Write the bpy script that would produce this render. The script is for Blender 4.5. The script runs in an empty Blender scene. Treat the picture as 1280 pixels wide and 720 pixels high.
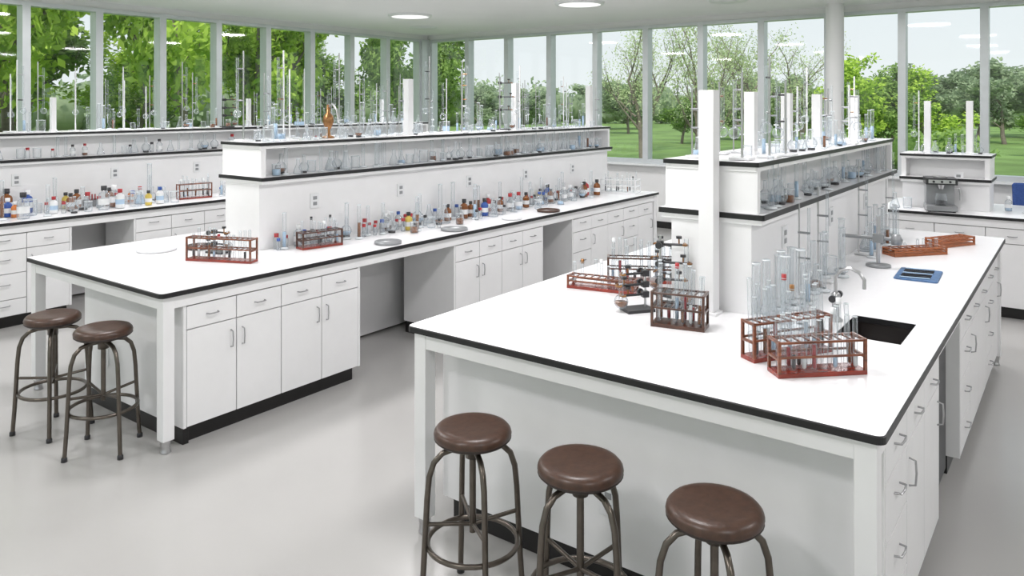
import bpy, math, random
from mathutils import Matrix, Vector
scene = bpy.context.scene
PI = math.pi

# ---------------------------------------------------------------- materials
def new_mat(name):
    m = bpy.data.materials.new(name); m.use_nodes = True
    nt = m.node_tree
    for n in list(nt.nodes): nt.nodes.remove(n)
    out = nt.nodes.new('ShaderNodeOutputMaterial')
    return m, nt, out

def pmat(name, col, rough=0.5, metal=0.0, amt=0.06, scale=8.0, bump=0.0, spec=0.5, stretch=None, coat=0.0):
    m, nt, out = new_mat(name)
    b = nt.nodes.new('ShaderNodeBsdfPrincipled')
    b.inputs['Roughness'].default_value = rough
    b.inputs['Metallic'].default_value = metal
    b.inputs['Specular IOR Level'].default_value = spec
    b.inputs['Coat Weight'].default_value = coat
    tc = nt.nodes.new('ShaderNodeTexCoord')
    mp = nt.nodes.new('ShaderNodeMapping')
    if stretch: mp.inputs['Scale'].default_value = stretch
    nz = nt.nodes.new('ShaderNodeTexNoise')
    nz.inputs['Scale'].default_value = scale; nz.inputs['Detail'].default_value = 4
    cr = nt.nodes.new('ShaderNodeValToRGB')
    cr.color_ramp.elements[0].position = 0.3; cr.color_ramp.elements[1].position = 0.7
    cr.color_ramp.elements[0].color = tuple(c*(1-amt) for c in col)+(1,)
    cr.color_ramp.elements[1].color = tuple(min(1,c*(1+amt)) for c in col)+(1,)
    nt.links.new(tc.outputs['Object'], mp.inputs['Vector'])
    nt.links.new(mp.outputs[0], nz.inputs['Vector'])
    nt.links.new(nz.outputs['Fac'], cr.inputs['Fac'])
    nt.links.new(cr.outputs['Color'], b.inputs['Base Color'])
    if bump > 0:
        bp = nt.nodes.new('ShaderNodeBump'); bp.inputs['Strength'].default_value = bump
        bp.inputs['Distance'].default_value = 0.003
        nt.links.new(nz.outputs['Fac'], bp.inputs['Height'])
        nt.links.new(bp.outputs[0], b.inputs['Normal'])
    nt.links.new(b.outputs[0], out.inputs[0])
    return m

def glass_mat(name, c0, c1, refl=0.5, base=0.04, body=None):
    m, nt, out = new_mat(name)
    lw = nt.nodes.new('ShaderNodeLayerWeight'); lw.inputs['Blend'].default_value = 0.35
    cr = nt.nodes.new('ShaderNodeValToRGB')
    cr.color_ramp.elements[0].color = c0+(1,); cr.color_ramp.elements[1].color = c1+(1,)
    cr.color_ramp.elements[0].position = 0.2; cr.color_ramp.elements[1].position = 0.85
    tr = nt.nodes.new('ShaderNodeBsdfTransparent')
    if body:
        gl = nt.nodes.new('ShaderNodeBsdfPrincipled'); gl.inputs['Roughness'].default_value=0.08
        gl.inputs['Base Color'].default_value = body+(1,); gl.inputs['Specular IOR Level'].default_value=1.0
    else:
        gl = nt.nodes.new('ShaderNodeBsdfGlossy'); gl.inputs['Roughness'].default_value = 0.03
    ma = nt.nodes.new('ShaderNodeMath'); ma.operation = 'MULTIPLY_ADD'
    ma.inputs[1].default_value = refl; ma.inputs[2].default_value = base
    mx = nt.nodes.new('ShaderNodeMixShader')
    nt.links.new(lw.outputs['Facing'], cr.inputs['Fac'])
    nt.links.new(cr.outputs['Color'], tr.inputs['Color'])
    nt.links.new(lw.outputs['Facing'], ma.inputs[0])
    nt.links.new(ma.outputs[0], mx.inputs['Fac'])
    nt.links.new(tr.outputs[0], mx.inputs[1]); nt.links.new(gl.outputs[0], mx.inputs[2])
    nt.links.new(mx.outputs[0], out.inputs[0])
    return m

def leaf_mat(name, ca, cb, scale=9):
    m, nt, out = new_mat(name)
    tc = nt.nodes.new('ShaderNodeTexCoord'); ge = nt.nodes.new('ShaderNodeNewGeometry')
    nz = nt.nodes.new('ShaderNodeTexNoise'); nz.inputs['Scale'].default_value = scale; nz.inputs['Detail'].default_value = 4
    mm = nt.nodes.new('ShaderNodeMath'); mm.operation='MULTIPLY_ADD'; mm.inputs[1].default_value=0.5
    m2 = nt.nodes.new('ShaderNodeMath'); m2.operation='MULTIPLY'; m2.inputs[1].default_value=0.55
    cr = nt.nodes.new('ShaderNodeValToRGB')
    cr.color_ramp.elements[0].position = 0.2; cr.color_ramp.elements[1].position = 0.75
    cr.color_ramp.elements[0].color = ca+(1,); cr.color_ramp.elements[1].color = cb+(1,)
    d = nt.nodes.new('ShaderNodeBsdfDiffuse'); t = nt.nodes.new('ShaderNodeBsdfTranslucent')
    mx = nt.nodes.new('ShaderNodeMixShader'); mx.inputs['Fac'].default_value = 0.4
    nt.links.new(tc.outputs['Object'], nz.inputs['Vector'])
    nt.links.new(nz.outputs['Fac'], m2.inputs[0])
    nt.links.new(ge.outputs['Random Per Island'], mm.inputs[0]); nt.links.new(m2.outputs[0], mm.inputs[2])
    nt.links.new(mm.outputs[0], cr.inputs['Fac'])
    nt.links.new(cr.outputs['Color'], d.inputs['Color']); nt.links.new(cr.outputs['Color'], t.inputs['Color'])
    nt.links.new(d.outputs[0], mx.inputs[1]); nt.links.new(t.outputs[0], mx.inputs[2])
    nt.links.new(mx.outputs[0], out.inputs[0])
    return m

def emis_mat(name, col, s):
    m, nt, out = new_mat(name)
    e = nt.nodes.new('ShaderNodeEmission'); e.inputs[0].default_value = col+(1,); e.inputs[1].default_value = s
    nt.links.new(e.outputs[0], out.inputs[0]); return m

M = {}
M['white'] = pmat('white_laminate', (0.82,0.82,0.825), 0.38, amt=0.015)
M['carcass'] = pmat('carcass_gap_shade', (0.36,0.36,0.365), 0.5, amt=0.02)  # carcass darkened in colour to paint shade into the door gaps
M['top'] = pmat('white_epoxy_top', (0.87,0.87,0.88), 0.22, amt=0.012, scale=30)
M['black'] = pmat('black_phenolic_core', (0.008,0.008,0.009), 0.4, amt=0.2)
M['kick'] = pmat('black_toe_kick', (0.008,0.007,0.007), 0.3, amt=0.2)
M['steel'] = pmat('brushed_steel', (0.55,0.55,0.56), 0.28, 1.0, amt=0.05, scale=60)
M['handle'] = pmat('handle_steel', (0.42,0.42,0.43), 0.3, 1.0, amt=0.05, scale=60)
M['stoolmetal'] = pmat('bronzed_tube', (0.13,0.112,0.095), 0.28, 0.85, amt=0.12, scale=25)
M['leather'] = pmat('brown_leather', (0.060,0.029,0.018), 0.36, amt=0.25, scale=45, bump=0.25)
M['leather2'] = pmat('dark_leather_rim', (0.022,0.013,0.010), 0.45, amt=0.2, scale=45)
M['wood'] = pmat('red_stained_wood', (0.17,0.048,0.018), 0.3, amt=0.5, scale=14, stretch=(1,6,6), coat=0.3)
M['wooddark'] = pmat('dark_stained_wood', (0.075,0.027,0.013), 0.3, amt=0.45, scale=14, stretch=(1,6,6), coat=0.3)
M['woodbase'] = pmat('red_wood_base', (0.24,0.028,0.014), 0.26, amt=0.3, scale=14, stretch=(1,6,6), coat=0.3)
M['orange'] = pmat('orange_wood', (0.33,0.10,0.032), 0.35, amt=0.35, scale=14, stretch=(1,6,6))
M['glass'] = glass_mat('lab_glass', (0.965,0.975,0.98), (0.50,0.56,0.60), 0.55, 0.06, body=(0.74,0.78,0.81))
M['rim'] = pmat('glass_rim', (0.74,0.78,0.81), 0.1, amt=0.05)
M['pane'] = glass_mat('window_glass', (0.96,0.98,0.975), (0.85,0.92,0.91), 0.16, 0.035)
M['alu'] = pmat('window_aluminium', (0.62,0.645,0.665), 0.35, 0.25, amt=0.03)
M['wall'] = pmat('white_paint_wall', (0.80,0.80,0.80), 0.7, amt=0.02, scale=2)
M['ceil'] = pmat('ceiling_paint', (0.87,0.86,0.87), 0.8, amt=0.015, scale=1.5)
M['floor'] = pmat('grey_vinyl_floor', (0.445,0.438,0.427), 0.2, amt=0.025, scale=1.2, spec=0.5)
M['bark'] = pmat('bark', (0.22,0.185,0.15), 0.9, amt=0.3, scale=9)
M['grass'] = pmat('lawn_grass', (0.19,0.29,0.09), 0.9, amt=0.3, scale=0.35, spec=0.1)
M['amber'] = pmat('amber_liquid', (0.22,0.075,0.018), 0.12, amt=0.1)
M['redcap'] = pmat('red_plastic', (0.38,0.025,0.03), 0.35, amt=0.08)
M['bluecap'] = pmat('blue_plastic', (0.03,0.09,0.35), 0.35, amt=0.08)
M['lblue'] = pmat('pale_blue_liquid', (0.45,0.60,0.76), 0.15, amt=0.05)
M['yellow'] = pmat('yellow_plastic', (0.65,0.50,0.10), 0.45, amt=0.1)
M['orangep'] = pmat('orange_plastic', (0.62,0.20,0.05), 0.4, amt=0.1)
M['plast'] = pmat('white_plastic', (0.78,0.79,0.80), 0.4, amt=0.03)
M['dark'] = pmat('dark_plastic', (0.03,0.03,0.033), 0.35, amt=0.1)
M['grey'] = pmat('instrument_grey', (0.30,0.31,0.32), 0.35, 0.3, amt=0.06)
M['bluemat'] = pmat('blue_mat', (0.05,0.13,0.28), 0.5, amt=0.3, scale=40)
M['bluefab'] = pmat('blue_fabric', (0.04,0.09,0.30), 0.8, amt=0.2, scale=60)
M['brass'] = pmat('brass', (0.30,0.15,0.06), 0.3, 0.8, amt=0.1)
M['sink'] = pmat('black_epoxy_sink', (0.015,0.011,0.010), 0.3, amt=0.2)
M['lamp'] = emis_mat('lamp_diffuser', (1,0.99,0.97), 1.3)
M['leafA'] = leaf_mat('leaves_spring', (0.14,0.30,0.02), (0.66,0.84,0.16))
M['leafB'] = leaf_mat('leaves_deep', (0.08,0.17,0.04), (0.40,0.56,0.17))
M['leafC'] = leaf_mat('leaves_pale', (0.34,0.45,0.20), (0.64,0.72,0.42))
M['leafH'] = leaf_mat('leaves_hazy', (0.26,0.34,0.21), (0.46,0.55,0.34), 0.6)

# ---------------------------------------------------------------- mesh builder
class MB:
    def __init__(s):
        s.v=[]; s.f=[]; s.m=[]; s.s=[]; s.mats=[]; s.M=Matrix.Identity(4)
    def mi(s, k):
        if k not in s.mats: s.mats.append(k)
        return s.mats.index(k)
    def add(s, vs, fs, mk, smooth=False):
        o=len(s.v); s.v += [tuple(s.M @ Vector(p)) for p in vs]; i=s.mi(mk)
        for f in fs:
            s.f.append(tuple(o+k for k in f)); s.m.append(i); s.s.append(smooth)
    def box(s, x0,x1,y0,y1,z0,z1, mk, topmk=None):
        vs=[(x0,y0,z0),(x1,y0,z0),(x1,y1,z0),(x0,y1,z0),(x0,y0,z1),(x1,y0,z1),(x1,y1,z1),(x0,y1,z1)]
        fs=[(0,3,2,1),(0,1,5,4),(1,2,6,5),(2,3,7,6),(3,0,4,7),(4,5,6,7)]
        s.add(vs, fs, mk)
    def lathe(s, prof, mk, loc=(0,0,0), seg=14, smooth=True, cap0=False, cap1=False):
        vs=[]; fs=[]; n=len(prof)
        for (r,z) in prof:
            for k in range(seg):
                a=2*PI*k/seg; vs.append((loc[0]+r*math.cos(a), loc[1]+r*math.sin(a), loc[2]+z))
        for i in range(n-1):
            for k in range(seg):
                k2=(k+1)%seg
                fs.append((i*seg+k,i*seg+k2,(i+1)*seg+k2,(i+1)*seg+k))
        s.add(vs,fs,mk,smooth)
        if cap0: s.add(vs[:seg],[tuple(reversed(range(seg)))],mk)
        if cap1: s.add(vs[-seg:],[tuple(range(seg))],mk)
    def tube(s, pts, r, mk, seg=8, closed=False, caps=True):
        pts=[Vector(p) for p in pts]; n=len(pts); rings=[]
        rr = r if isinstance(r,(list,tuple)) else [r]*n
        prev=None
        for i,p in enumerate(pts):
            if closed: t=(pts[(i+1)%n]-pts[i-1])
            else: t=pts[min(i+1,n-1)]-pts[max(i-1,0)]
            t.normalize()
            if prev is None:
                u=Vector((0,0,1)) if abs(t.z)<0.9 else Vector((1,0,0))
                u=(u-t*u.dot(t)).normalized()
            else:
                u=(prev-t*prev.dot(t))
                u = u.normalized() if u.length>1e-6 else prev
            prev=u; w=t.cross(u)
            rings.append([p+u*(rr[i]*math.cos(2*PI*k/seg))+w*(rr[i]*math.sin(2*PI*k/seg)) for k in range(seg)])
        vs=[tuple(q) for rg in rings for q in rg]; fs=[]
        m=n if closed else n-1
        for i in range(m):
            j=(i+1)%n
            for k in range(seg):
                k2=(k+1)%seg
                fs.append((i*seg+k,i*seg+k2,j*seg+k2,j*seg+k))
        s.add(vs,fs,mk,True)
        if caps and not closed:
            s.add(vs[:seg],[tuple(reversed(range(seg)))],mk); s.add(vs[-seg:],[tuple(range(seg))],mk)
    def slab(s, x0,x1,y0,y1,z0,z1, r=0.03, edge='black', top='top', under='white', bev=0.004):
        def ring(ins):
            pts=[]; rr=max(r-ins,0.001)
            for (cx,cy,a0) in ((x1-r,y1-r,0),(x0+r,y1-r,PI/2),(x0+r,y0+r,PI),(x1-r,y0+r,1.5*PI)):
                for k in range(6):
                    a=a0+PI/2*k/5; pts.append((cx+rr*math.cos(a), cy+rr*math.sin(a)))
            return pts
        A=ring(0); B=ring(bev); n=len(A)
        vs=[(p[0],p[1],z0) for p in A]+[(p[0],p[1],z1-bev) for p in A]+[(p[0],p[1],z1) for p in B]
        s.add(vs,[tuple(reversed(range(n)))],under)
        s.add(vs,[(k,(k+1)%n,n+(k+1)%n,n+k) for k in range(n)],edge)
        s.add(vs,[(n+k,n+(k+1)%n,2*n+(k+1)%n,2*n+k) for k in range(n)],edge)
        s.add(vs,[tuple(range(2*n,3*n))],top)
    def obj(s, name, parent=None, loc=(0,0,0), rz=0, bevel=0, mesh=False):
        me=bpy.data.meshes.new(name); me.from_pydata(s.v,[],s.f); 
        for k in s.mats: me.materials.append(M[k])
        me.polygons.foreach_set('material_index', s.m); me.polygons.foreach_set('use_smooth', s.s)
        me.update()
        if mesh: return me
        o=bpy.data.objects.new(name,me); scene.collection.objects.link(o)
        o.location=loc; o.rotation_euler=(0,0,rz)
        if parent: o.parent=parent
        if bevel:
            b=o.modifiers.new('bevel','BEVEL'); b.width=bevel; b.segments=2; b.limit_method='ANGLE'; b.angle_limit=math.radians(50)
        return o

def empty(name, loc, rz=0):
    e=bpy.data.objects.new(name,None); scene.collection.objects.link(e); e.location=loc; e.rotation_euler=(0,0,rz); e.empty_display_size=0.2
    return e
def T(x=0,y=0,z=0,rz=0,rx=0,ry=0,s=1):
    return Matrix.Translation((x,y,z)) @ Matrix.Rotation(rz,4,'Z') @ Matrix.Rotation(rx,4,'X') @ Matrix.Rotation(ry,4,'Y') @ Matrix.Scale(s,4)

# ---------------------------------------------------------------- room shell
XL=-10.1; YB=10.9; XR=4.0; YF=-4.0; ZC=3.2
b=MB(); b.box(XL-0.3,XR+0.1,YF,YB+0.3,-0.15,0,'floor'); b.obj('floor')
b=MB(); b.box(XL-0.3,XR+0.1,YF,YB+0.3,ZC,ZC+0.2,'ceil'); b.obj('ceiling')
SILL=0.95; HEAD=3.12
b=MB(); b.box(XL-0.2,XL,YF,YB+0.2,0,SILL,'wall'); b.box(XL-0.2,XL,YF,YB+0.2,HEAD,ZC,'wall'); b.box(XL-0.2,XL,YF,-0.5,SILL,HEAD,'wall'); b.obj('wall_left')
b=MB(); b.box(XL,XR,YB,YB+0.2,0,SILL,'wall'); b.box(XL,XR,YB,YB+0.2,HEAD,ZC,'wall')
for ox in (-3.2,):
    b.box(ox,ox+0.08,YB-0.012,YB,0.55,0.67,'plast'); b.box(ox+0.03,ox+0.05,YB-0.016,YB-0.012,0.58,0.64,'grey')
b.obj('wall_back')
b=MB(); b.box(XR,XR+0.15,YF,YB+0.2,0,ZC,'wall'); b.obj('wall_right')
b=MB(); b.box(XL+0.0,XL+0.02,YF,YB-0.02,0.0,0.1,'kick'); b.obj('baseboard_left')
b=MB(); b.box(XL+0.02,XR,YB-0.02,YB,0.0,0.1,'kick'); b.obj('baseboard_back')
b=MB(); b.box(XL,XL+0.14,YF,YB-0.02,SILL,SILL+0.03,'plast'); b.obj('trim_1',bevel=0.004)
b=MB(); b.box(XL+0.14,XR,YB-0.14,YB,SILL,SILL+0.03,'plast'); b.obj('trim_2',bevel=0.004)

wn=[0]
def window(x0,x1,y0,y1,axis):
    wn[0]+=1
    b=MB(); z0=SILL+0.03; z1=HEAD; t=0.045
    if axis=='y':
        xa=XL-0.14; xb=XL+0.02
        b.box(xa,xb,y0,y0+t,z0,z1,'alu'); b.box(xa,xb,y1-t,y1,z0,z1,'alu')
        b.box(xa,xb,y0+t,y1-t,z0,z0+0.06,'alu'); b.box(xa,xb,y0+t,y1-t,z1-0.05,z1,'alu')
        xm=XL-0.06
        b.add([(xm,y0+t,z0+0.06),(xm,y1-t,z0+0.06),(xm,y1-t,z1-0.05),(xm,y0+t,z1-0.05)],[(0,1,2,3)],'pane')
    else:
        ya=YB-0.02; yb=YB+0.14
        b.box(x0,x0+t,ya,yb,z0,z1,'alu'); b.box(x1-t,x1,ya,yb,z0,z1,'alu')
        b.box(x0+t,x1-t,ya,yb,z0,z0+0.06,'alu'); b.box(x0+t,x1-t,ya,yb,z1-0.05,z1,'alu')
        ym=YB+0.06
        b.add([(x0+t,ym,z0+0.06),(x1-t,ym,z0+0.06),(x1-t,ym,z1-0.05),(x0+t,ym,z1-0.05)],[(0,1,2,3)],'pane')
    b.obj('window_%d'%wn[0])
y=10.69
while y>-0.4:
    window(0,0,y-0.845,y,'y'); y-=0.845
x=-10.02
while x<3.0:
    window(x,x+0.903,0,0,'x'); x+=0.903
b=MB(); b.box(XL-0.1,XL+0.06,10.69,YB,SILL+0.03,HEAD,'alu'); b.obj('trim_3')

def ceiling_light(x,y,e):
    b=MB(); b.lathe([(0.0,-0.03),(0.27,-0.03)],'lamp',seg=28); b.lathe([(0.27,-0.035),(0.31,-0.035),(0.32,0)],'plast',seg=28)
    o=b.obj('ceiling_light',loc=(x,y,ZC-0.002))
    l=bpy.data.lights.new('lamp','AREA'); l.shape='DISK'; l.size=0.6; l.energy=e; l.color=(1,0.975,0.985)
    lo=bpy.data.objects.new('lamp',l); scene.collection.objects.link(lo); lo.parent=o; lo.location=(0,0,-0.05)
for (x,y) in [(-8.2,1.0),(-8.2,4.2),(-7.9,8.15),(-5.0,-0.2),(-5.0,2.6),(-5.0,5.4),(-5.2,8.45),(-1.8,-0.2),(-1.8,2.6),(-1.6,5.4),(-2.0,8.2),(1.6,0.5),(1.6,4.0),(1.6,8.0)]:
    ceiling_light(x,y,40)
for (x,y) in [(-9.0,9.6),(-3.6,9.4)]:
    b=MB(); b.lathe([(0.0,-0.02),(0.10,-0.02),(0.11,-0.008),(0.16,-0.02),(0.17,-0.008),(0.22,-0.018),(0.24,0)],'plast',seg=28); b.obj('ceiling_diffuser',loc=(x,y,ZC-0.002))

b=MB(); b.lathe([(0.11,0),(0.11,ZC)],'wall',seg=20); b.lathe([(0.14,0),(0.14,0.06),(0.11,0.08)],'plast',seg=20); b.obj('structural_column',loc=(-2.62,10.55,0))

# ---------------------------------------------------------------- benches
AVOID=[]
def handle_v(b, x, y, z, sgn, L=0.10):
    b.tube([(x,y,z-L/2),(x+sgn*0.022,y,z-L/2+0.006),(x+sgn*0.025,y,z),(x+sgn*0.022,y,z+L/2-0.006),(x,y,z+L/2)],0.0042,'handle',6)
def handle_h(b, x, y, z, sgn, L=0.10):
    b.tube([(x,y-L/2,z),(x+sgn*0.022,y-L/2+0.006,z),(x+sgn*0.025,y,z),(x+sgn*0.022,y+L/2-0.006,z),(x,y+L/2,z)],0.0042,'handle',6)

def cabinet_run(b, xf, sgn, y0, y1, ztop, depth, nd, drawers='one'):
    xb = xf - sgn*depth
    xa,xc = sorted((xf-sgn*0.02, xb))
    b.box(xa,xc,y0,y1,0.10,ztop,'carcass')
    x0_,x1_=sorted((xf-sgn*0.001,xb))
    b.box(x0_,x1_,y0-0.018,y0,0.10,ztop,'white'); b.box(x0_,x1_,y1,y1+0.018,0.10,ztop,'white')
    k0,k1=sorted((xf-sgn*0.06, xb)); b.box(k0,k1,y0+0.0,y1-0.0,0.0,0.10,'kick')
    w=(y1-y0)/nd; g=0.003
    f0,f1=sorted((xf-sgn*0.02,xf))
    for i in range(nd):
        a=y0+i*w+g; c=y0+(i+1)*w-g
        zd=ztop-0.135
        if drawers=='all' or (drawers=='mix' and i%3==0):
            zs=[ztop-0.004, zd, zd-0.20, zd-0.42, 0.105]
            for k in range(4):
                b.box(f0,f1,a,c,zs[k+1]+g,zs[k]-g,'white'); handle_h(b,xf,(a+c)/2,(zs[k]+zs[k+1])/2+0.02,sgn,min(0.09,w*0.35))
        else:
            b.box(f0,f1,a,c,zd+g,ztop-0.004,'white'); handle_h(b,xf,(a+c)/2,(zd+ztop)/2,sgn,min(0.07,w*0.3))
            b.box(f0,f1,a,c,0.105,zd-g,'white')
            yy = c-0.035 if i%2==0 else a+0.035
            handle_v(b,xf,yy,zd-0.11,sgn,0.10)

def outlet(b,x,y,z,sgn):
    a,c=sorted((x,x+sgn*0.008)); b.box(a,c,y-0.04,y+0.04,z-0.055,z+0.055,'plast')
    a,c=sorted((x+sgn*0.008,x+sgn*0.010))
    b.box(a,c,y-0.018,y+0.018,z+0.008,z+0.034,'grey'); b.box(a,c,y-0.018,y+0.018,z-0.034,z-0.008,'grey')

def bench(name, cx, y0, W, L, h, runsR, runsL, rack0=1.02, rack1=None, posts=(), pw=0.045, hole=None, zl=1.39, zu=1.63, rz=0, endx=None, cdepth=0.55, firstpost=True, ztop=1.965, dark=None):
    e=empty(name,(cx,y0,0),rz); hw=W/2
    b=MB(); b.slab(-hw,hw,0,L,h-0.026,h)
    o=b.obj('countertop',e)
    if hole:
        c=MB(); c.box(hole[0],hole[1],hole[2],hole[3],h-0.1,h+0.1,'black'); co=c.obj('cut',e)
        md=o.modifiers.new('b','BOOLEAN'); md.object=co; md.operation='DIFFERENCE'; md.solver='EXACT'
        bpy.context.view_layer.update()
        dg=bpy.context.evaluated_depsgraph_get(); me=bpy.data.meshes.new_from_object(o.evaluated_get(dg))
        o.modifiers.clear(); o.data=me; bpy.data.objects.remove(co)
        s=MB(); a0,a1,c0,c1=hole; t=0.008; zb=h-0.22
        s.box(a0-t,a0,c0-t,c1+t,zb,h-0.027,'sink'); s.box(a1,a1+t,c0-t,c1+t,zb,h-0.027,'sink')
        s.box(a0,a1,c0-t,c0,zb,h-0.027,'sink'); s.box(a0,a1,c1,c1+t,zb,h-0.027,'sink'); s.box(a0-t,a1+t,c0-t,c1+t,zb-t,zb,'sink')
        s.lathe([(0.0,0.004),(0.025,0.004),(0.03,0.0)],'steel',((a0+a1)/2,(c0+c1)/2,zb),16)
        s.obj('sink_basin',e)
    b=MB(); zt=h-0.026; ap=0.072; ins=0.03
    b.box(-hw+ins,hw-ins,ins,ins+0.03,zt-ap,zt,'white'); b.box(-hw+ins,hw-ins,L-ins-0.03,L-ins,zt-ap,zt,'white')
    b.box(-hw+ins,-hw+ins+0.03,ins+0.03,L-ins-0.03,zt-ap,zt,'white'); b.box(hw-ins-0.03,hw-ins,ins+0.03,L-ins-0.03,zt-ap,zt,'white')
    lw=0.066
    for lx in (-hw+ins-0.004, hw-ins-lw+0.004):
        for ly in (ins-0.004, L-ins-lw+0.004):
            b.box(lx,lx+lw,ly,ly+lw,0.07,zt,'white')
    b.obj('frame',e,bevel=0.003)
    b=MB()
    for lx in (-hw+ins-0.004, hw-ins-lw+0.004):
        for ly in (ins-0.004, L-ins-lw+0.004):
            b.lathe([(0.026,0),(0.029,0.005),(0.026,0.012),(0.024,0.04),(0.027,0.045),(0.027,0.072)],'steel',(lx+lw/2,ly+lw/2,0),14,cap0=True,cap1=True)
    b.obj('levelling_feet',e)
    b=MB()
    zc=zt-0.075
    for (a,c,n,k) in runsR: cabinet_run(b,hw-0.04,1,a,c,zc,cdepth,n,k)
    for (a,c,n,k) in runsL: cabinet_run(b,-hw+0.04,-1,a,c,zc,cdepth,n,k)
    ye = runsR[0][0] if runsR else 0.3
    b.box(-0.10,0.10,ye,L-0.15,0.02,zt-0.005,'white')
    if dark: b.box(hw-0.35,hw-0.10,dark[0],dark[1],0.05,zc,'dark')  # added dark box stands in for the shade of the open knee space
    if endx: b.box(endx[0],endx[1],ye-0.02,ye-0.0,0.10,zt-ap,'white'); b.box(endx[0]+0.02,endx[1]-0.02,ye-0.005,ye+0.03,0,0.10,'kick')
    outlet(b,0.10,ye+1.75,0.62,1)
    if endx: 
        b.box(-0.10,-0.02,ye-0.028,ye-0.02,0.28,0.40,'plast'); b.box(-0.075,-0.045,ye-0.031,ye-0.028,0.35,0.375,'grey'); b.box(-0.075,-0.045,ye-0.031,ye-0.028,0.305,0.33,'grey')
    b.obj('cabinets',e,bevel=0.0015)
    b=MB(); r0=rack0; r1=rack1 or L-0.06
    b.box(-0.20,0.20,r0+0.02,r1-0.02,h,zl-0.028,'white')
    b.box(-0.23,0.23,r0+0.015,r0+0.055,zl,zu-0.024,'white'); b.box(-0.23,0.23,r1-0.055,r1-0.015,zl,zu-0.024,'white')
    b.box(-0.06,0.06,r0+0.055,r1-0.055,zl,zu-0.024,'white')
    b.slab(-0.265,0.265,r0,r1,zl-0.026,zl,r=0.012,bev=0.003)
    b.slab(-0.24,0.24,r0,r1,zu-0.022,zu,r=0.012,bev=0.003)
    b.box(-0.25,0.25,r0+0.01,r1-0.01,zl-0.05,zl-0.026,'white'); b.box(-0.225,0.225,r0+0.01,r1-0.01,zu-0.044,zu-0.022,'white')
    for yy in posts:
        b.box(-pw,pw,yy-pw,yy+pw,zu,ztop,'white'); b.box(-pw-0.006,pw+0.006,yy-pw-0.006,yy+pw+0.006,zu,zu+0.02,'white')
        if rz==0: AVOID.append((cx,y0+yy,pw*1.6))
        else: AVOID.append((cx+yy,y0,pw*1.6))
    if firstpost: b.box(-0.012,0.060,r0-0.09,r0-0.016,h,1.965,'white'); b.box(-0.03,0.078,r0-0.105,r0-0.016,h,h+0.012,'white')
    yy=r0+0.5
    while yy<r1-0.2:
        for sg in (1,-1):
            outlet(b,sg*0.20,yy,h+0.30,sg)
        yy+=0.9
    b.obj('reagent_shelf',e,bevel=0.0015)
    return e

bench('lab_bench',-4.82,2.2,1.70,6.02,0.88,
      [(0.17,1.43,4,'one'),(2.45,3.66,4,'one'),(4.20,5.9,5,'mix')],[(1.2,3.4,6,'one'),(4.2,5.9,5,'one')],
      rack0=1.05,posts=(2.75,4.35,5.85),pw=0.032,endx=(-0.34,0.80),firstpost=False,ztop=2.12)
bench('lab_bench',-1.447,2.47,1.945,4.22,0.92,
      [(0.22,1.32,3,'mix'),(2.05,4.08,5,'mix')],[(0.22,2.0,5,'one'),(2.4,4.08,5,'one')],
      rack0=1.05,posts=(1.63,2.25,2.9,3.95),pw=0.028,hole=(0.585,0.84,1.0,1.36),endx=(-0.90,0.9),dark=(1.36,2.0))
bench('lab_bench',-8.12,2.2,1.70,6.4,0.90,
      [(0.3,1.0,2,'mix'),(1.6,3.4,5,'mix'),(4.0,6.2,6,'one')],[(0.3,6.2,12,'one')],
      rack0=0.3,posts=(1.2,3.4,5.6),pw=0.022,endx=(-0.8,0.8),firstpost=False)
bench('lab_bench',-1.62,8.58,1.06,4.4,0.90,
      [(0.08,1.3,3,'one'),(1.9,4.2,5,'one')],[(0.1,4.2,8,'one')],
      rack0=0.15,rack1=0.92,posts=(0.36,0.72),pw=0.028,zl=1.20,zu=1.42,rz=-PI/2,cdepth=0.4,endx=(-0.46,0.46),firstpost=False,ztop=1.93)

# ---------------------------------------------------------------- stools
def stool(x,y,rz):
    e=empty('lab_stool',(x,y,0),rz)
    b=MB(); zt=0.675; R=0.149
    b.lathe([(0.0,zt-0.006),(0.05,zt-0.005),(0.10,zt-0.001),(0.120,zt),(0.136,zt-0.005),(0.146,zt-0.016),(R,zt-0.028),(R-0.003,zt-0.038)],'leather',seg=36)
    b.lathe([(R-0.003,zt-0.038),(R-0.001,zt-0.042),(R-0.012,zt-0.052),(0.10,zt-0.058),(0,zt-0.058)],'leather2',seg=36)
    b.obj('seat',e)
    b=MB()
    b.lathe([(0,0.616),(0.085,0.616),(0.085,0.606),(0.04,0.597),(0.028,0.58),(0.028,0.555),(0,0.555)],'stoolmetal',seg=18)
    b.tube([(0,0,0.58),(0,0,0.27)],0.013,'stoolmetal',10)
    prof=[(0.02,0.594),(0.075,0.594),(0.118,0.583),(0.150,0.552),(0.168,0.50),(0.176,0.42),(0.182,0.30),(0.190,0.15),(0.200,0.012)]
    for k in range(4):
        a=PI/4+k*PI/2; c,s=math.cos(a),math.sin(a)
        b.tube([(r*c,r*s,z) for r,z in prof],0.0115,'stoolmetal',8)
        b.lathe([(0.0,0),(0.016,0),(0.016,0.018),(0.012,0.024)],'dark',(0.2005*c,0.2005*s,0),10)
    b.tube([(0.172*math.cos(2*PI*k/32),0.172*math.sin(2*PI*k/32),0.235) for k in range(32)],0.010,'stoolmetal',8,closed=True)
    for k in range(2):
        a=PI/4+k*PI/2; c,s=math.cos(a),math.sin(a)
        b.tube([(-0.18*c,-0.18*s,0.325),(0,0,0.30),(0.18*c,0.18*s,0.325)],0.008,'stoolmetal',8)
    b.obj('base',e)
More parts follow.
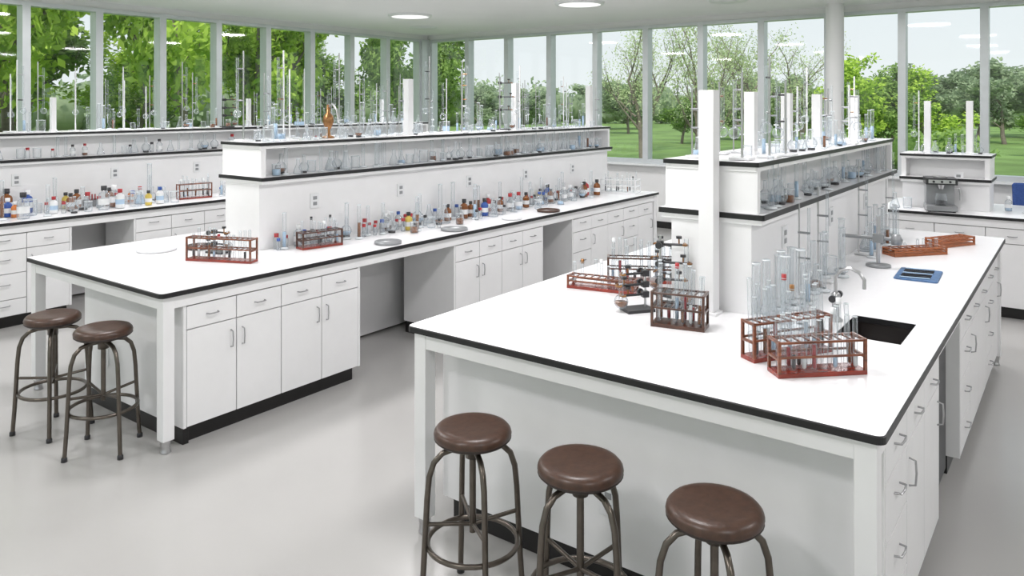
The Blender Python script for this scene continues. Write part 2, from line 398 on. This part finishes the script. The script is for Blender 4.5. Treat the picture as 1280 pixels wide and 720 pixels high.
for (x,y,r) in [(-1.88,2.28,0.15),(-1.40,2.28,0.5),(-0.918,2.28,-0.1),(-4.85,2.03,0.3),(-4.35,2.08,0.75)]:
    stool(x,y,r)

# ---------------------------------------------------------------- glassware
def liquid(b,r0,r1,h,mk,loc,seg=12):
    b.lathe([(0,0.002),(r0,0.002),(r1,h),(0,h)],mk,loc,seg)
def erlen(b,x,y,z,s=1,liq=None):
    L=(x,y,z); b.lathe([(0,0.001),(0.038*s,0.001),(0.040*s,0.006*s),(0.034*s,0.03*s),(0.015*s,0.085*s),(0.013*s,0.12*s)],'glass',L,14); b.lathe([(0.013*s,0.12*s),(0.016*s,0.122*s),(0.013*s,0.125*s)],'rim',L,14)
    if liq: liquid(b,0.037*s,0.029*s,0.035*s,liq,L)
def beaker(b,x,y,z,s=1,liq=None):
    L=(x,y,z); b.lathe([(0,0.001),(0.033*s,0.001),(0.035*s,0.006*s),(0.035*s,0.09*s)],'glass',L,14); b.lathe([(0.035*s,0.09*s),(0.038*s,0.093*s),(0.035*s,0.094*s)],'rim',L,14)
    if liq: liquid(b,0.032*s,0.033*s,0.05*s,liq,L)
def cyl(b,x,y,z,s=1,liq=None):
    L=(x,y,z); b.lathe([(0,0.001),(0.032*s,0.001),(0.032*s,0.008*s),(0.014*s,0.014*s)],'rim',L,12); b.lathe([(0.014*s,0.014*s),(0.014*s,0.25*s)],'glass',L,12); b.lathe([(0.014*s,0.25*s),(0.018*s,0.253*s),(0.014*s,0.256*s)],'rim',L,12)
    if liq: b.lathe([(0,0.016*s),(0.013*s,0.016*s),(0.013*s,0.12*s),(0,0.12*s)],liq,L,10)
def bottle(b,x,y,z,s=1,body='glass',cap='bluecap',liq=None):
    L=(x,y,z); b.lathe([(0,0.001),(0.028*s,0.001),(0.030*s,0.006*s),(0.030*s,0.085*s),(0.024*s,0.098*s),(0.012*s,0.105*s),(0.012*s,0.118*s)],body,L,14)
    b.lathe([(0.015*s,0.112*s),(0.016*s,0.116*s),(0.016*s,0.138*s),(0,0.138*s)],cap,L,12)
    b.lathe([(0.0305*s,0.03*s),(0.0305*s,0.065*s)],'plast' if body!='plast' else 'lblue',L,14)
    if liq: liquid(b,0.027*s,0.027*s,0.06*s,liq,L)
def vial(b,x,y,z,s=1,cap='redcap'):
    L=(x,y,z); b.lathe([(0,0.001),(0.013*s,0.001),(0.013*s,0.05*s),(0.009*s,0.056*s)],'glass',L,10); b.lathe([(0.011*s,0.054*s),(0.011*s,0.07*s),(0,0.07*s)],cap,L,10)
def rbflask(b,x,y,z,s=1,liq=None):
    L=(x,y,z); b.lathe([(0.026*s,0),(0.026*s,0.012*s),(0.020*s,0.014*s)],'dark',L,12)
    pr=[(0.04*s*math.sin(a),0.046*s-0.04*s*math.cos(a)) for a in [i*PI/9 for i in range(0,8)]]
    b.lathe(pr+[(0.012*s,0.09*s),(0.012*s,0.14*s)],'glass',L,14); b.lathe([(0.012*s,0.14*s),(0.015*s,0.143*s),(0.012*s,0.145*s)],'rim',L,12)
    if liq: b.lathe([(0,0.01*s),(0.022*s,0.016*s),(0.037*s,0.04*s),(0,0.04*s)],liq,L,12)
def burette(b,x,y,z,s=1,dy=0):
    b.box(x-0.05,x+0.05,y-0.035,y+0.035,z,z+0.010,'plast'); b.tube([(x-0.03,y,z+0.01),(x-0.03,y,z+0.52*s)],0.0045,'steel',6)
    b.tube([(x-0.035,y,z+0.36*s),(x+0.025,y,z+0.36*s)],0.006,'grey',6); b.tube([(x-0.035,y,z+0.22*s),(x+0.025,y,z+0.22*s)],0.005,'grey',6)
    b.tube([(x+0.018,y,z+0.16*s),(x+0.018,y,z+0.50*s)],0.008,'glass',8,caps=False); b.tube([(x+0.018,y,z+0.07*s),(x+0.018,y,z+0.16*s)],[0.002,0.006],'rim',8)
    b.tube([(x+0.003,y,z+0.15*s),(x+0.033,y,z+0.15*s)],0.004,'plast',6)
def tall_stand(b,x,y,z,s,rnd):
    b.box(x-0.05,x+0.05,y-0.045,y+0.045,z,z+0.010,'plast')
    H=0.62*s; b.tube([(x,y,z+0.01),(x,y,z+H)],0.006,'plast' if rnd.random()<0.6 else 'steel',6)
    a=rnd.choice([PI/2,-PI/2,0.4,2.7]); c,sn=math.cos(a)*0.05,math.sin(a)*0.05
    for q in (0.45,0.8): b.tube([(x,y,z+H*q),(x+c,y+sn,z+H*q)],0.005,rnd.choice(['grey','dark','steel','brass']),6)
    b.M=b.M @ T(x+c,y+sn,z)
    b.tube([(0,0,H*0.35),(0,0,H*0.92)],0.010,'glass',8,caps=False)
    pr=[(0.03*math.sin(t),H*0.30-0.03*math.cos(t)) for t in [i*PI/8 for i in range(9)]]
    b.lathe(pr,'glass',(0,0,0),12)
    b.M=Matrix.Identity(4)
def basket(b,x,y,z,s,rnd):
    mk=rnd.choice(['plast','plast','lblue','grey']); w=0.05*s; l=0.06*s; h=0.06*s
    b.box(x-w,x+w,y-l,y+l,z,z+0.006,mk); b.box(x-w,x-w+0.004,y-l,y+l,z+0.006,z+h,mk); b.box(x+w-0.004,x+w,y-l,y+l,z+0.006,z+h,mk)
    b.box(x-w+0.004,x+w-0.004,y-l,y-l+0.004,z+0.006,z+h,mk); b.box(x-w+0.004,x+w-0.004,y+l-0.004,y+l,z+0.006,z+h,mk)
    for k in range(4):
        xx=x+rnd.uniform(-0.6,0.6)*w; yy=y+rnd.uniform(-0.6,0.6)*l; b.tube([(xx,yy,z+0.01),(xx,yy,z+h*1.8)],0.006,rnd.choice(['rim','redcap','lblue','yellow']),6)

AVOID += [(-4.82,4.05,0.13),(-7.95,5.2,0.11),(-4.82,6.35,0.11)]
def scatter(name, x0,x1,y0,y1,z,n,kinds,seed,smin=0.8,smax=1.2):
    rnd=random.Random(seed); b=MB(); placed=[]
    tries=0
    while len(placed)<n and tries<n*14:
        tries+=1; x=rnd.uniform(x0,x1); y=rnd.uniform(y0,y1); s=rnd.uniform(smin,smax); k=rnd.choice(kinds)
        rad={'v':0.016,'c':0.034}.get(k,0.04)*s
        if k in 'utk': rad=0.07
        if any((x-p[0])**2+(y-p[1])**2<(rad+p[2])**2 for p in placed): continue
        if z>1.4 and any((x-p[0])**2+(y-p[1])**2<(rad+p[2])**2 for p in AVOID): continue
        placed.append((x,y,rad)); liq=rnd.choice([None]*8+['lblue','lblue','amber'])
        if k=='e': erlen(b,x,y,z,s,liq)
        elif k=='b': beaker(b,x,y,z,s,liq)
        elif k=='c': cyl(b,x,y,z,s,liq)
        elif k=='g': bottle(b,x,y,z,s,'glass',rnd.choice(['bluecap','redcap','dark','plast','redcap','plast']),liq)
        elif k=='a': bottle(b,x,y,z,s,'amber','dark')
        elif k=='y': bottle(b,x,y,z,s,rnd.choice(['yellow','orangep','redcap','bluecap']),rnd.choice(['plast','dark']))
        elif k=='p': bottle(b,x,y,z,s,'plast',rnd.choice(['bluecap','redcap','plast']))
        elif k=='v': vial(b,x,y,z,s*1.3,rnd.choice(['redcap','dark','bluecap','redcap']))
        elif k=='r': rbflask(b,x,y,z,s,liq)
        elif k=='u': burette(b,x,y,z,s)
        elif k=='t': tall_stand(b,x,y,z,s,rnd)
        elif k=='k': basket(b,x,y,z,s,rnd)
    return b.obj(name)

# left bench (centre -4.82, y 2.2..8.2)
scatter('shelf_glassware',-4.71,-4.60,3.4,8.0,1.392,75,'ebcrebrbc',1)
scatter('shelf_glassware',-5.00,-4.64,3.35,8.1,1.632,90,'ebccrututt',2,0.7,1.15)
scatter('reagent_bottles',-4.58,-4.51,3.35,3.85,0.882,12,'gcvecv',33,0.9,1.2)
scatter('reagent_bottles',-4.58,-4.40,3.9,7.6,0.882,85,'gpecyavrecvbgcr',3,0.9,1.3)
scatter('bench_glassware',-4.35,-4.27,4.4,7.5,0.882,18,'ebcvev',4)
scatter('bench_glassware',-5.5,-5.1,3.5,8.0,0.882,40,'ebcgt',5)
scatter('shelf_glassware',-5.04,-4.93,3.4,8.0,1.392,30,'ebcr',6)
# right bench
scatter('shelf_glassware',-1.34,-1.225,3.62,6.5,1.392,44,'ebccrr',7,0.7,1.05)
scatter('shelf_glassware',-1.36,-1.25,3.60,6.5,1.632,36,'ebcruttc',8,0.6,0.9)
scatter('shelf_glassware',-1.64,-1.54,3.60,6.5,1.632,20,'ebrut',9,0.6,0.9)
scatter('bench_glassware',-1.19,-1.09,3.6,4.85,0.922,30,'eccbcuc',10,0.8,1.25)
scatter('bench_glassware',-1.19,-1.10,5.30,6.4,0.922,24,'eccbcuc',11,0.8,1.25)
scatter('bench_glassware',-2.0,-1.72,4.15,6.2,0.922,30,'eccbvt',12,0.7,1.1)
# leftmost bench
scatter('shelf_glassware',-7.99,-7.90,2.6,8.4,1.392,60,'ebcrvebcg',13)
scatter('shelf_glassware',-8.3,-7.94,2.6,8.4,1.632,90,'ebccruttkt',14,0.7,1.2)
scatter('reagent_bottles',-7.86,-7.42,2.4,4.3,0.902,60,'gapecrceyekvbb',15,0.9,1.7)
scatter('reagent_bottles',-7.86,-7.45,4.85,8.3,0.902,60,'gapevcyebcb',16,0.9,1.5)
# far right bench
scatter('shelf_glassware',-1.38,-0.8,8.46,8.70,1.422,12,'ebrct',17,0.7,1.0)
scatter('bench_glassware',-0.6,1.5,8.45,8.7,0.902,12,'gbepc',19)
scatter('bench_glassware',-1.5,-1.37,8.17,8.27,0.902,3,'be',20)

# ---------------------------------------------------------------- test tube racks
def rack(name, x,y,z,rz, L=0.3, D=0.07, H=0.15, n=8, wood='wood', base='woodbase', tubes=True, tl=0.17, seed=0, rows=1, fill=0.9, low=True):
    rnd=random.Random(seed); e=empty(name,(x,y,z),rz)
    b=MB(); p=0.0055
    b.box(-L/2,L/2,-D/2,D/2,0.0,0.016,base)
    for sx in (-1,1):
        xx=sx*(L/2-p)
        b.box(xx-p,xx+p,-D/2,-D/2+0.011,0.014,H,wood); b.box(xx-p,xx+p,D/2-0.011,D/2,0.014,H,wood)
        b.box(xx-p,xx+p,-D/2+0.011,D/2-0.011,H-0.010,H,wood)
        b.box(xx-p,xx+p,-D/2+0.011,D/2-0.011,H*0.5-0.005,H*0.5+0.005,wood)
    for i,zz in enumerate((H-0.010,H*0.52)):
        b.box(-L/2+2*p,L/2-2*p,-D/2+0.001,-D/2+0.009,zz,zz+0.008,wood); b.box(-L/2+2*p,L/2-2*p,D/2-0.009,D/2-0.001,zz,zz+0.008,wood)
        if i and not low: continue
        for k in range(n+1):
            xx=-L/2+2*p+(L-4*p)*k/n
            b.box(xx-0.003,xx+0.003,-D/2+0.009,D/2-0.009,zz,zz+0.007,wood)
    b.obj('rack_frame',e,bevel=0.001)
    if tubes:
        b=MB()
        for rr in range(rows):
            for k in range(n):
                if rnd.random()>fill: continue
                xx=-L/2+2*p+(L-4*p)*(k+0.5)/n; yy=(rr-(rows-1)/2)*D*0.42
                b.M=T(xx,yy,0.018,rx=rnd.uniform(-0.05,0.05),ry=rnd.uniform(-0.05,0.05))
                l=tl*rnd.uniform(0.8,1.15); R=0.0085
                b.lathe([(0.001,0),(0.005,0.002),(R,0.009),(R,l)],'glass',seg=10); b.lathe([(R,l),(R+0.002,l+0.002),(R,l+0.004)],'rim',seg=10)
                q=rnd.random()
                if q<0.6:
                    mk=rnd.choice(['redcap','amber','lblue','dark','plast']); f=rnd.uniform(0.15,0.45); b.lathe([(0,0.003),(0.0075,0.01),(0.0075,l*f),(0,l*f)],mk,seg=8)
                if q>0.8: b.lathe([(0.0095,l-0.004),(0.0095,l+0.018),(0,l+0.018)],rnd.choice(['redcap','dark','plast','brass']),seg=8)
        b.obj('test_tubes',e)
    return e
rack('test_tube_rack',-4.51,2.91,0.88,math.radians(24),L=0.47,D=0.09,H=0.155,n=12,tl=0.17,seed=1)
rack('test_tube_rack',-4.40,3.62,0.88,math.radians(80),L=0.32,D=0.10,H=0.12,n=8,tl=0.16,seed=2,rows=2,wood='wooddark')
rack('test_tube_rack',-0.79,2.93,0.92,math.radians(44),L=0.34,D=0.09,H=0.13,n=8,tl=0.20,seed=3,rows=2,low=False)
rack('test_tube_rack',-0.94,3.07,0.92,math.radians(58),L=0.38,D=0.08,H=0.15,n=9,tl=0.26,seed=4,rows=2,low=False)
rack('test_tube_rack',-1.44,3.18,0.92,math.radians(12),L=0.235,D=0.11,H=0.155,n=6,wood='wooddark',base='wooddark',tl=0.24,seed=5,rows=2)
rack('test_tube_rack',-2.05,3.56,0.92,math.radians(10),L=0.37,D=0.09,H=0.07,n=9,tl=0.13,seed=6,rows=1,low=False)
rack('test_tube_rack',-1.95,3.86,0.92,math.radians(30),L=0.42,D=0.09,H=0.14,n=10,wood='wooddark',tl=0.20,seed=7,rows=2)
rack('test_tube_rack',-0.90,5.62,0.92,math.radians(50),L=0.40,D=0.12,H=0.05,n=8,wood='orange',base='orange',tl=0.07,seed=8)
rack('test_tube_rack',-0.76,6.12,0.92,math.radians(60),L=0.35,D=0.12,H=0.06,n=8,wood='orange',base='orange',tubes=False,seed=9)
rack('test_tube_rack',-7.6,4.58,0.90,math.radians(80),L=0.35,D=0.09,H=0.16,n=8,tl=0.2,seed=10,rows=2)
b=MB()
for (x,y,s) in [(-1.12,3.24,1.2),(-1.03,3.34,1.3),(-1.13,3.40,1.15),(-1.0,3.46,1.35),(-1.10,3.51,1.25)]:
    cyl(b,x,y,0.922,s,None)
b.obj('graduated_cylinders')

def clamp_stand(x,y,z,rz,H=0.32,seed=0,mk='dark'):
    rnd=random.Random(seed); b=MB()
    b.box(-0.07,0.07,-0.05,0.05,0,0.014,mk); b.tube([(-0.04,0,0.014),(-0.04,0,H)],0.006,'steel',8)
    for i,q in enumerate((0.38,0.62,0.88)):
        zz=H*q; s=0.07+0.02*(i%2)
        b.box(-0.056,-0.024,-0.014,0.014,zz-0.014,zz+0.014,mk)
        b.tube([(-0.024,0,zz),(s,0,zz)],0.006,mk,8)
        b.tube([(-0.04,-0.014,zz),(-0.04,-0.045,zz)],0.004,'brass',6); b.tube([(-0.04,-0.045,zz),(-0.04,-0.058,zz)],0.016,mk,14)
        b.tube([(s,-0.022,zz+0.004),(s+0.012,-0.018,zz),(s+0.02,0,zz),(s+0.012,0.018,zz),(s,0.022,zz+0.004)],0.005,'brass',8)
        b.tube([(s-0.02,0,zz),(s-0.02,0,zz+0.03)],0.004,'brass',6); b.tube([(s-0.02,0,zz+0.03),(s-0.02,0,zz+0.042)],0.014,mk,12)
    b.tube([(0.085,0,0.03),(0.085,0,H*0.97)],0.011,'glass',10,caps=False)
    pr=[(0.034*math.sin(t),0.05-0.034*math.cos(t)) for t in [i*PI/8 for i in range(8)]]
    b.lathe(pr,'glass',(0.085,0,0),14); b.lathe([(0,0.02),(0.028,0.034),(0.032,0.05),(0,0.05)],'amber',(0.085,0,0),12)
    b.obj('clamp_stand',loc=(x,y,z),rz=rz,bevel=0.001)
clamp_stand(-1.63,3.47,0.92,0.3,0.34,1)
clamp_stand(-1.72,3.66,0.92,2.9,0.29,2)
clamp_stand(-1.71,3.30,0.92,-2.2,0.20,5)
clamp_stand(-7.95,5.2,1.632,1.3,0.36,3)
clamp_stand(-4.82,6.35,1.632,0.5,0.55,4)
clamp_stand(-4.78,3.06,0.88,0.2,0.16,7)

def instrument(x,y,z,rz,s=1.0):
    b=MB(); b.M=Matrix.Scale(s,4)
    b.box(-0.15,0.15,-0.16,0.16,0.015,0.07,'grey'); b.box(-0.14,0.14,0.0,0.16,0.07,0.30,'grey'); b.box(-0.155,0.155,-0.13,0.165,0.30,0.37,'dark')
    b.box(-0.13,0.13,-0.134,-0.130,0.315,0.355,'steel')
    for k in (-0.08,0,0.08): b.tube([(k,-0.134,0.335),(k,-0.15,0.335)],0.013,'dark',12)
    b.tube([(0,-0.07,0.30),(0,-0.07,0.25)],[0.035,0.02],'steel',14)
    b.lathe([(0,0.072),(0.05,0.072),(0.06,0.09),(0.06,0.15),(0.05,0.18),(0.05,0.20)],'glass',(0,-0.07,0),18); b.lathe([(0,0.075),(0.048,0.075),(0.056,0.09),(0.056,0.12),(0,0.12)],'dark',(0,-0.07,0),18)
    for sx in (-1,1):
        for sy in (-1,1): b.lathe([(0.0,0),(0.016,0),(0.016,0.016)],'dark',(sx*0.12,sy*0.13,0),10)
    b.tube([(0.15,0.05,0.25),(0.19,0.05,0.25),(0.20,0.05,0.20),(0.20,0.05,0.12)],0.009,'steel',8)
    b.lathe([(0.0,0.37),(0.07,0.37),(0.07,0.385),(0,0.39)],'steel',(0,0.02,0),18)
    b.obj('water_distiller',loc=(x,y,z),rz=rz,bevel=0.004)
instrument(-1.10,8.21,0.90,0.25,0.84)

def faucet(x,y,z,rz):
    b=MB()
    b.lathe([(0.03,0),(0.03,0.01),(0.016,0.02),(0.016,0.09),(0.02,0.10),(0.02,0.12),(0.012,0.13)],'steel',seg=16)
    b.tube([(0,0,0.12),(0,0,0.20),(0.02,0,0.23),(0.06,0,0.245),(0.10,0,0.23),(0.12,0,0.20),(0.12,0,0.16)],0.008,'steel',10)
    b.tube([(0,-0.05,0.11),(0,0.05,0.11)],0.008,'steel',8)
    for s in (-1,1): b.tube([(0,s*0.05,0.11),(0,s*0.065,0.11)],0.016,'dark',10)
    b.obj('lab_faucet',loc=(x,y,z),rz=rz)
faucet(-0.91,3.68,0.92,0)
b=MB(); b.lathe([(0,0),(0.07,0),(0.07,0.012),(0.02,0.02),(0,0.02)],'grey',seg=20); b.tube([(0,0,0.02),(0,0,0.30)],0.012,'steel',10); b.tube([(-0.20,0,0.17),(0.10,0,0.17)],0.011,'grey',8); b.box(-0.03,0.03,-0.025,0.025,0.145,0.195,'grey'); b.lathe([(0.0,-0.03),(0.03,-0.03),(0.034,0.0),(0.02,0.03),(0,0.03)],'grey',(0.10,0,0.17),12)
b.obj('swing_arm_support',loc=(-1.01,5.07,0.92),rz=0.1)

b=MB(); b.slab(-0.11,0.11,-0.17,0.17,0,0.008,r=0.02,edge='bluemat',top='bluemat',under='bluemat',bev=0.002)
for k in range(7):
    yy=-0.14+k*0.044; b.tube([(-0.08,yy,0.012),(0.07,yy+0.02,0.012)],0.004,'lblue' if k%3==0 else 'dark',6)
b.obj('dissection_tool_mat',loc=(-0.77,4.93,0.92),rz=0.05)

for (x,y,r,h,mk) in [(-4.10,4.0,0.10,0.02,'grey'),(-4.11,4.75,0.11,0.018,'grey'),(-4.1,6.1,0.11,0.02,'leather'),(-4.09,5.5,0.09,0.02,'plast'),(-5.2,2.85,0.13,0.02,'plast'),(-5.02,3.06,0.08,0.03,'leather')]:
    b=MB(); b.lathe([(0,0.002),(r*0.96,0.002),(r,0.004),(r,h),(r*0.95,h),(r*0.93,0.008),(0,0.008)],mk,seg=28); b.obj('round_specimen_tray',loc=(x,y,0.88))
def still(x,y,z):
    b=MB(); b.lathe([(0.05,0),(0.05,0.01),(0.02,0.02),(0.015,0.06),(0.03,0.09),(0.045,0.13),(0.04,0.17),(0.015,0.20),(0.012,0.26),(0,0.265)],'brass',seg=18)
    b.tube([(0,0,0.24),(0.05,0,0.27),(0.10,0,0.22),(0.12,0,0.12)],0.007,'steel',8); b.obj('copper_still',loc=(x,y,z))
still(-4.82,4.05,1.632)
rack('drying_rack',-4.3,7.88,0.88,0.2,L=0.42,D=0.2,H=0.16,n=6,wood='plast',base='plast',tubes=True,tl=0.2,seed=21,rows=2)

e=empty('task_chair',(-0.36,9.75,0),0.3)
b=MB(); b.slab(-0.23,0.23,-0.23,0.23,0.42,0.49,r=0.08,edge='bluefab',top='bluefab',under='dark',bev=0.02)
b.M=T(0,0.24,0.52,rx=-0.12); 
b.slab(-0.21,0.21,-0.03,0.03,0.03,0.53,r=0.028,edge='bluefab',top='bluefab',under='bluefab',bev=0.02); b.M=Matrix.Identity(4)
b.obj('upholstery',e,bevel=0.01)
b=MB(); b.tube([(0,0.1,0.42),(0,0.27,0.46),(0,0.30,0.72)],0.018,'dark',8); b.tube([(0,0,0.12),(0,0,0.42)],0.025,'steel',12)
for k in range(5):
    a=2*PI*k/5; c,s=math.cos(a),math.sin(a); b.tube([(0,0,0.12),(0.28*c,0.28*s,0.075)],[0.025,0.015],'dark',8); b.lathe([(0.0,0),(0.025,0.005),(0.03,0.03),(0.025,0.055),(0,0.06)],'dark',(0.28*c,0.28*s,0),10)
b.obj('chair_base',e)

# ---------------------------------------------------------------- outside
b=MB(); S=260
b.add([(-S,-S,-0.3),(S,-S,-0.3),(S,S,-0.3),(-S,S,-0.3)],[(0,1,2,3)],'grass'); b.obj('lawn')

def add_leaves(b, cx,cy,cz,R,n,size,mk,rnd):
    vs=[];fs=[]
    for i in range(n):
        u=Vector((rnd.gauss(0,1),rnd.gauss(0,1),rnd.gauss(0,0.8))); u.normalize(); rr=R*rnd.random()**0.4
        p=Vector((cx,cy,cz))+u*rr
        a=Vector((rnd.gauss(0,1),rnd.gauss(0,1),rnd.gauss(0,1))).normalized(); c=a.orthogonal().normalized(); s=size*rnd.uniform(0.6,1.3)
        k=len(vs); vs += [p-a*s, p+c*s*0.5, p+a*s, p-c*s*0.5]; fs.append((k,k+1,k+2,k+3))
    b.add(vs,fs,mk)

def tree_mesh(seed, leaf, density=1.0, spread=0.55, size=0.018, crownlow=0.22, up=0.0):
    rnd=random.Random(seed); b=MB(); tips=[]
    def branch(p,d,l,r,lev):
        pts=[p]; q=p.copy(); dd=d.copy()
        for i in range(4):
            dd=(dd+Vector((rnd.uniform(-.18,.18),rnd.uniform(-.18,.18),rnd.uniform(-.03,.14)+up))).normalized(); q=q+dd*(l/4); pts.append(q.copy())
        b.tube(pts,[r*(1-0.16*i) for i in range(5)],'bark',5 if lev else 8,caps=False)
        if lev>=3:
            tips.append(pts[-1]); tips.append(pts[2]); return
        n=6 if lev==0 else 4
        for i in range(n):
            t=pts[1+ (i*3)//max(n-1,1)] if lev else pts[1]+(pts[4]-pts[1])*(i/(n-1))
            a=rnd.uniform(0,2*PI); side=Vector((math.cos(a),math.sin(a),rnd.uniform(0.1,0.8))).normalized()
            nd=(dd*0.55+side*0.75).normalized(); branch(t,nd,l*rnd.uniform(0.45,0.62),r*0.42,lev+1)
        if lev: tips.append(pts[-1])
    branch(Vector((0,0,0)),Vector((0,0,1)),0.60,0.022,0)
    for t in tips:
        if t.z<crownlow*0.6: continue
        add_leaves(b,t.x*spread/0.5,t.y*spread/0.5,t.z,0.075,int(26*density),size,leaf,rnd)
    zm=max(v[2] for v in b.v); b.v=[(v[0]/zm,v[1]/zm,v[2]/zm) for v in b.v]
    return b.obj('tree_mesh',mesh=True)
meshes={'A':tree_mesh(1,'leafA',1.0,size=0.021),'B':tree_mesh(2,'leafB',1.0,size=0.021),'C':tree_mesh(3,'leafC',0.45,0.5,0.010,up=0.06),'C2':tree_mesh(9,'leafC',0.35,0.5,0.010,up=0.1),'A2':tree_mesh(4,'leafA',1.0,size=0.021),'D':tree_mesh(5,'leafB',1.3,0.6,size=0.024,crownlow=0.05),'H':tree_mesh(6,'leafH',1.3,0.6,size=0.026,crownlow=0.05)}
def tree(k,x,y,h,name='deciduous_tree',w=1.0):
    o=bpy.data.objects.new(name,meshes[k]); scene.collection.objects.link(o)
    o.location=(x,y,-0.3); o.scale=(h*w,h*w,h); o.rotation_euler=(0,0,(x*7.3+y*3.1)%6.28)
for t in [('A',-22.4,8.3,9.5,1.0),('B',-27.5,11,9,1.1),('A2',-25.9,13.2,4.9,1.4),('B',-32,17.2,4.7,1.4),('A',-20.6,12.3,9.5,0.8),('A2',-22.8,15.8,8.4,0.9),('A',-21.8,17.0,7.4,0.9),
          ('B',-26.6,22.6,5.6,1.2),('B',-21.9,21.1,7.8,0.7),('B',-24.3,26.8,6.2,1.0),('A',-30,7.5,10,1.1),('A',-19,6.0,8.5,0.9),('A2',-16.5,3.4,7.5,1.0),('A2',-28,19.5,6.5,0.9),
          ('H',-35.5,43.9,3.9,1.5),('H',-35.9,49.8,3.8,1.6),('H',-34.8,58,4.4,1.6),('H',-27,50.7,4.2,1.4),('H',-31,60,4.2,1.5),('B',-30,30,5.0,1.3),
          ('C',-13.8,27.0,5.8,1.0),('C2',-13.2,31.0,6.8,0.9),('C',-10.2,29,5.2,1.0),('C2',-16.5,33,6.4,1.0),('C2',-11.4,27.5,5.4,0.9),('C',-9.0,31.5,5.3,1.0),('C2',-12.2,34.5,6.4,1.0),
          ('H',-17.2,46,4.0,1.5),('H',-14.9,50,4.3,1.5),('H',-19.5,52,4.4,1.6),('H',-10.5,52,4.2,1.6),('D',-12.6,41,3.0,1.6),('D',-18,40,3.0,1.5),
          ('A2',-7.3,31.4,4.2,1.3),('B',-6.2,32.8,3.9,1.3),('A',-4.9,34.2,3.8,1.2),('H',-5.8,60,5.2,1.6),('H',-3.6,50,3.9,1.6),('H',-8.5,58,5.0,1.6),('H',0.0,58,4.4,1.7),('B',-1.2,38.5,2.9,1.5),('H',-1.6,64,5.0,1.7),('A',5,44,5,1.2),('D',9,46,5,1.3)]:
    tree(*t[:4],w=t[4])

def hedge(pts,w,h,mk,seed,size=0.16,n=60):
    rnd=random.Random(seed); b=MB()
    for i in range(len(pts)-1):
        p=Vector(pts[i]); q=Vector(pts[i+1]); L=(q-p).length; k=max(2,int(L/(w*0.55)))
        for j in range(k):
            c=p+(q-p)*((j+0.5)/k); hh=h*rnd.uniform(0.8,1.15)
            prof=[(w*0.55*math.sin(a)*rnd.uniform(0.85,1.05)+0.01,hh*0.46-hh*0.46*math.cos(a)) for a in [i2*PI/6 for i2 in range(7)]]
            b.lathe(prof,mk,(c.x,c.y,-0.3),9)
            for m_ in range(4): add_leaves(b,c.x+rnd.uniform(-w,w)*0.35,c.y+rnd.uniform(-w,w)*0.35,-0.3+hh*rnd.uniform(0.3,0.85),w*0.5,n,size,mk,rnd)
    b.obj('garden_hedge')
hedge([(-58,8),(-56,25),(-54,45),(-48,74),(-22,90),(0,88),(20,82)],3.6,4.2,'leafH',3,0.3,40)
hedge([(-0.3,22),(0.8,22.5),(3,23)],1.3,1.6,'leafB',6,0.1,120)
hedge([(-7.6,26.5),(-5.0,27.2),(-2.6,27.6)],1.3,1.2,'leafB',7,0.1,90)

# ---------------------------------------------------------------- world + sun
w=bpy.data.worlds.new('sky'); scene.world=w; w.use_nodes=True; nt=w.node_tree
bg=nt.nodes['Background']
tc=nt.nodes.new('ShaderNodeTexCoord'); sp=nt.nodes.new('ShaderNodeSeparateXYZ'); cr=nt.nodes.new('ShaderNodeValToRGB')
cr.color_ramp.elements[0].color=(0.90,0.945,0.96,1); cr.color_ramp.elements[0].position=0.0
cr.color_ramp.elements[1].color=(0.66,0.81,0.91,1); cr.color_ramp.elements[1].position=0.7
nt.links.new(tc.outputs['Generated'],sp.inputs[0]); nt.links.new(sp.outputs['Z'],cr.inputs['Fac']); nt.links.new(cr.outputs['Color'],bg.inputs['Color'])
bg.inputs['Strength'].default_value=1.0
sl=bpy.data.lights.new('sun','SUN'); sl.energy=3.1; sl.angle=math.radians(6); sl.color=(1,0.97,0.92)
so=bpy.data.objects.new('sun',sl); scene.collection.objects.link(so); so.rotation_euler=(math.radians(42),0,math.radians(15)); so.location=(0,0,20)

# ---------------------------------------------------------------- camera
cam=bpy.data.cameras.new('camera'); co=bpy.data.objects.new('camera',cam); scene.collection.objects.link(co)
co.location=(0,0,1.9); co.rotation_euler=(PI/2,0,math.radians(36.6))
cam.sensor_width=36; cam.lens=967/1280*36; cam.shift_y=-230/1280; cam.clip_end=500
scene.camera=co
scene.view_settings.view_transform='Standard'
scene.view_settings.exposure=0.0
try:
    scene.cycles.transparent_max_bounces=32
except Exception: pass
